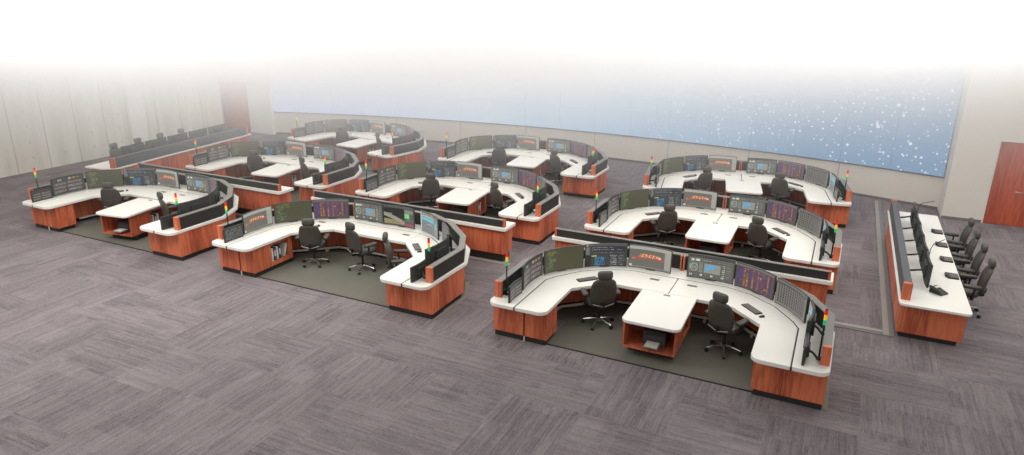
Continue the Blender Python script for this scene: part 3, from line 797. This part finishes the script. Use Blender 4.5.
def vw_mat():
    m, nt, b = new_mat('video_wall_picture')
    tc = N(nt, 'ShaderNodeTexCoord'); sep = N(nt, 'ShaderNodeSeparateXYZ'); L(nt, tc.outputs['Object'], sep.inputs[0])
    mr = N(nt, 'ShaderNodeMapRange'); mr.inputs['From Min'].default_value = -22; mr.inputs['From Max'].default_value = 3
    L(nt, sep.outputs['X'], mr.inputs['Value'])
    no = N(nt, 'ShaderNodeTexNoise'); no.inputs['Scale'].default_value = .45; no.inputs['Detail'].default_value = 6; L(nt, tc.outputs['Object'], no.inputs['Vector'])
    ma = N(nt, 'ShaderNodeMath', operation='MULTIPLY_ADD'); L(nt, no.outputs['Fac'], ma.inputs[0]); ma.inputs[1].default_value = .3; L(nt, mr.outputs['Result'], ma.inputs[2])
    cr = N(nt, 'ShaderNodeValToRGB'); L(nt, ma.outputs[0], cr.inputs[0])
    e = cr.color_ramp.elements
    e[0].position = .1; e[0].color = (*lin((176, 190, 222)), 1); e[1].position = 1.2 if 0 else 1.; e[1].color = (*lin((124, 154, 184)), 1)
    k = e.new(.45); k.color = (*lin((186, 204, 222)), 1); k = e.new(.72); k.color = (*lin((160, 188, 212)), 1)
    # bright points of every size, denser towards the warm end
    pts = None
    for sc, ra, rb in ((10., .74, -.36), (4.8, .54, -.27)):
        vo = N(nt, 'ShaderNodeTexVoronoi'); vo.inputs['Scale'].default_value = sc; L(nt, tc.outputs['Object'], vo.inputs['Vector'])
        wn = N(nt, 'ShaderNodeTexWhiteNoise'); L(nt, vo.outputs['Position'], wn.inputs['Vector'])
        rad = N(nt, 'ShaderNodeMath', operation='MULTIPLY_ADD'); L(nt, wn.outputs['Value'], rad.inputs[0]); rad.inputs[1].default_value = ra; rad.inputs[2].default_value = rb
        lt = N(nt, 'ShaderNodeMath', operation='LESS_THAN'); L(nt, vo.outputs['Distance'], lt.inputs[0]); L(nt, rad.outputs[0], lt.inputs[1])
        if pts is None: pts = lt.outputs[0]
        else:
            mm = N(nt, 'ShaderNodeMath', operation='MAXIMUM'); L(nt, pts, mm.inputs[0]); L(nt, lt.outputs[0], mm.inputs[1]); pts = mm.outputs[0]
    clump = N(nt, 'ShaderNodeTexNoise'); clump.inputs['Scale'].default_value = .8; L(nt, tc.outputs['Object'], clump.inputs['Vector'])
    cm = N(nt, 'ShaderNodeMapRange'); cm.inputs['From Min'].default_value = .3; cm.inputs['From Max'].default_value = .48; L(nt, clump.outputs['Fac'], cm.inputs['Value'])
    xr = N(nt, 'ShaderNodeMapRange'); xr.inputs['From Min'].default_value = -9; xr.inputs['From Max'].default_value = -2; xr.inputs['To Min'].default_value = .05; xr.inputs['To Max'].default_value = .85; L(nt, sep.outputs['X'], xr.inputs['Value'])
    f1 = N(nt, 'ShaderNodeMath', operation='MULTIPLY'); L(nt, pts, f1.inputs[0]); L(nt, cm.outputs['Result'], f1.inputs[1])
    f2 = N(nt, 'ShaderNodeMath', operation='MULTIPLY'); L(nt, f1.outputs[0], f2.inputs[0]); L(nt, xr.outputs['Result'], f2.inputs[1])
    mx = N(nt, 'ShaderNodeMix', data_type='RGBA'); L(nt, f2.outputs[0], mx.inputs['Factor']); L(nt, cr.outputs['Color'], mx.inputs['A']); mx.inputs['B'].default_value = (*lin((235, 243, 250)), 1)
    L(nt, mx.outputs['Result'], b.inputs['Emission Color']); b.inputs['Emission Strength'].default_value = .9
    b.inputs['Base Color'].default_value = (.02, .025, .03, 1); b.inputs['Roughness'].default_value = .5; b.inputs['Specular IOR Level'].default_value = .2
    return m
M['video'] = vw_mat()
vw = thing('video_wall', 'long curved blue video wall of tiled panels with white points, along the rear wall', 'video wall')
Z0, PH = 1.02, .905
m = MB().wall([apt(d, AR-.001) for d in degs], [apt(d, AR-.03) for d in degs], Z0-.035, Z0+5*PH+.03)
part('mounting_frame', m, M['frame'], vw)
for i in range(NP):
    d0 = DEG0+(DEG1-DEG0)*i/NP; d1 = DEG0+(DEG1-DEG0)*(i+1)/NP; e = .012
    for j in range(5):
        m = MB().wall([apt(d0+e, AR-.02), apt((d0+d1)/2, AR-.02), apt(d1-e, AR-.02)], [apt(d0+e, AR-.07), apt((d0+d1)/2, AR-.07), apt(d1-e, AR-.07)], Z0+j*PH+.006, Z0+(j+1)*PH-.006)
        part('display_panel', m, M['video'], vw)

# floor trims, then strips painted as light spill beside the consoles
S('trim_2', MB().box(1.26, 1.36, 13.44, 23.7, 0, .03).box(.32, 1.26, 13.52, 13.64, 0, .03), M['kerb'], 'light grey floor trim strip beside the long desk')
S('trim_3', MB().box(1.362, 1.44, 13.44, 23.7, 0, .018).box(.32, 1.26, 13.44, 13.518, 0, .018), M['kerb2'], 'darker lip of the floor trim beside the long desk')
for k, pod in enumerate(('front left', 'front centre', 'front right')):
    X, Y, a = PODS[pod]
    S('trim_%d' % (4+k), MB().box(X-3.05, X+2.86, Y+1.60, Y+1.74, 0, .02), M['kerb'], f'light floor trim in front of the {pod} credenza')
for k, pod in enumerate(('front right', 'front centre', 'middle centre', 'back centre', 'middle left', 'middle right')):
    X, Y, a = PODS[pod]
    o = S('trim_%d' % (7+k), MB().box(2.79, 2.87, -1.57, -.38, 0, .012).prism([(2.79, -.38), (2.87, -.38), (2.52, .34), (2.44, .30)], 0, .012), M['spill'], f'beige strip painted as light spill along the flank of the {pod} console')
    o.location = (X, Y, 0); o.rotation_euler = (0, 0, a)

# ------------------------------------------------------------------ haze volume added to make the white fade at the top of the view
def haze():
    m = bpy.data.materials.new('added_fade_haze'); m.use_nodes = True; nt = m.node_tree; nt.nodes.clear()
    out = N(nt, 'ShaderNodeOutputMaterial'); vs = N(nt, 'ShaderNodeVolumeScatter'); L(nt, vs.outputs[0], out.inputs['Volume'])
    vs.inputs['Color'].default_value = (1, 1, 1, 1); vs.inputs['Anisotropy'].default_value = 0
    tc = N(nt, 'ShaderNodeTexCoord'); sep = N(nt, 'ShaderNodeSeparateXYZ'); L(nt, tc.outputs['Object'], sep.inputs[0])
    # depth into the room and height
    dp = N(nt, 'ShaderNodeMapRange'); dp.inputs['From Min'].default_value = HZ_D0; dp.inputs['From Max'].default_value = HZ_D1; L(nt, sep.outputs['Y'], dp.inputs['Value'])
    ex = N(nt, 'ShaderNodeMath', operation='MULTIPLY'); L(nt, sep.outputs['Z'], ex.inputs[0]); ex.inputs[1].default_value = HZ_K
    ee = N(nt, 'ShaderNodeMath', operation='EXPONENT'); L(nt, ex.outputs[0], ee.inputs[0])
    mu = N(nt, 'ShaderNodeMath', operation='MULTIPLY'); L(nt, ee.outputs[0], mu.inputs[0])
    pw = N(nt, 'ShaderNodeMath', operation='POWER'); L(nt, dp.outputs['Result'], pw.inputs[0]); pw.inputs[1].default_value = HZ_Q; L(nt, pw.outputs[0], mu.inputs[1])
    mv = N(nt, 'ShaderNodeMath', operation='MULTIPLY'); L(nt, mu.outputs[0], mv.inputs[0]); mv.inputs[1].default_value = HZ_A
    mn = N(nt, 'ShaderNodeMath', operation='MINIMUM'); L(nt, mv.outputs[0], mn.inputs[0]); mn.inputs[1].default_value = .924
    L(nt, mn.outputs[0], vs.inputs['Density'])
    return m
HZ_D0, HZ_D1, HZ_K, HZ_A, HZ_Q = 13.03, 23.55, 1.27, math.exp(-6.521), .3
hm = haze()
# local frame turned so that its y runs from the open side of the room towards the far corner
ha = .453
def inv(x, y): c, s = math.cos(-ha), math.sin(-ha); return (c*x-s*y, s*x+c*y)
def clip_room():
    poly = [(-25.25, 5), (-25.25, 22.3), (-26.5, 22.4), (-26.5, 23.05), (-23.2, 23.05)]+[apt(d, AR-.08) for d in degs[1:-1:3]]+[(2.9, 23.4), (2.95, 22.55), (11, 22.55), (11, 5)]
    loc = [inv(x, y) for x, y in poly]
    out = []; n = len(loc)
    for i in range(n):
        a, b = loc[i], loc[(i+1) % n]
        if a[1] >= HZ_D0: out.append(a)
        if (a[1] >= HZ_D0) != (b[1] >= HZ_D0):
            t = (HZ_D0-a[1])/(b[1]-a[1]); out.append((a[0]+t*(b[0]-a[0]), HZ_D0))
    return out
hz = part('haze', MB().prism(clip_room(), 1.62, 6.2), hm)
hz.rotation_euler = (0, 0, ha); hz['kind'] = 'stuff'; hz['label'] = 'added white haze making the upward fade at the far end of the room'

# ------------------------------------------------------------------ light
w = bpy.data.worlds.new('World'); bpy.context.scene.world = w; w.use_nodes = True
w.node_tree.nodes['Background'].inputs[0].default_value = (1.0, .985, .96, 1); w.node_tree.nodes['Background'].inputs[1].default_value = .70
SOFT = 3600; FRONT = 1900
def area(name, loc, size, size_y, power, rot=(0, 0, 0), col=(1, .98, .95)):
    l = bpy.data.lights.new(name, 'AREA'); l.shape = 'RECTANGLE'; l.size = size; l.size_y = size_y; l.energy = power; l.color = col
    o = bpy.data.objects.new(name, l); C.objects.link(o); o.location = loc; o.rotation_euler = rot; return o
area('ceiling_light', (-14, 7, 9), 9, 7, 900)
area('haze_fill_overhead', (-11, 21, 9), 34, 11, SOFT)  # unseen panel added overhead to whiten the haze
o = area('haze_fill_front', (-6, 8, 8.4), 34, 3, FRONT); o.rotation_euler = Vector((-.46, .89, -.06)).to_track_quat('-Z', 'Y').to_euler()  # unseen upright panel added to brighten the haze and far walls

# ------------------------------------------------------------------ camera
F_, P_, R_, CZ_, YAW = 687.32, .317775, .011475, 5.848, .447
cam = bpy.data.cameras.new('camera'); co = bpy.data.objects.new('camera', cam); C.objects.link(co)
cam.sensor_fit = 'HORIZONTAL'; cam.sensor_width = 36; cam.lens = F_/1024*36; cam.clip_end = 200
right = Vector((1, 0, 0)); fwd = Vector((0, math.cos(P_), -math.sin(P_))); up = right.cross(fwd)
# roll: picture axes turned by R_
r2 = right*math.cos(R_)+(-up)*(-math.sin(R_)); r2 = right*math.cos(R_)+up*math.sin(R_); u2 = up*math.cos(R_)-right*math.sin(R_)
Mx = Matrix((r2, u2, -fwd)).transposed().to_4x4()
co.matrix_world = Matrix.Translation((0, 0, CZ_)) @ Matrix.Rotation(YAW, 4, 'Z') @ Mx
sc = bpy.context.scene
sc.camera = co
sc.view_settings.view_transform = 'Standard'; sc.view_settings.look = 'None'; sc.view_settings.gamma = 1; sc.view_settings.use_curve_mapping = False
sc.view_settings.exposure = 0
sc.cycles.max_bounces = 8; sc.cycles.diffuse_bounces = 4; sc.cycles.volume_bounces = 5; sc.cycles.volume_step_rate = 4; sc.cycles.volume_max_steps = 64
sc.cycles.use_denoising = True
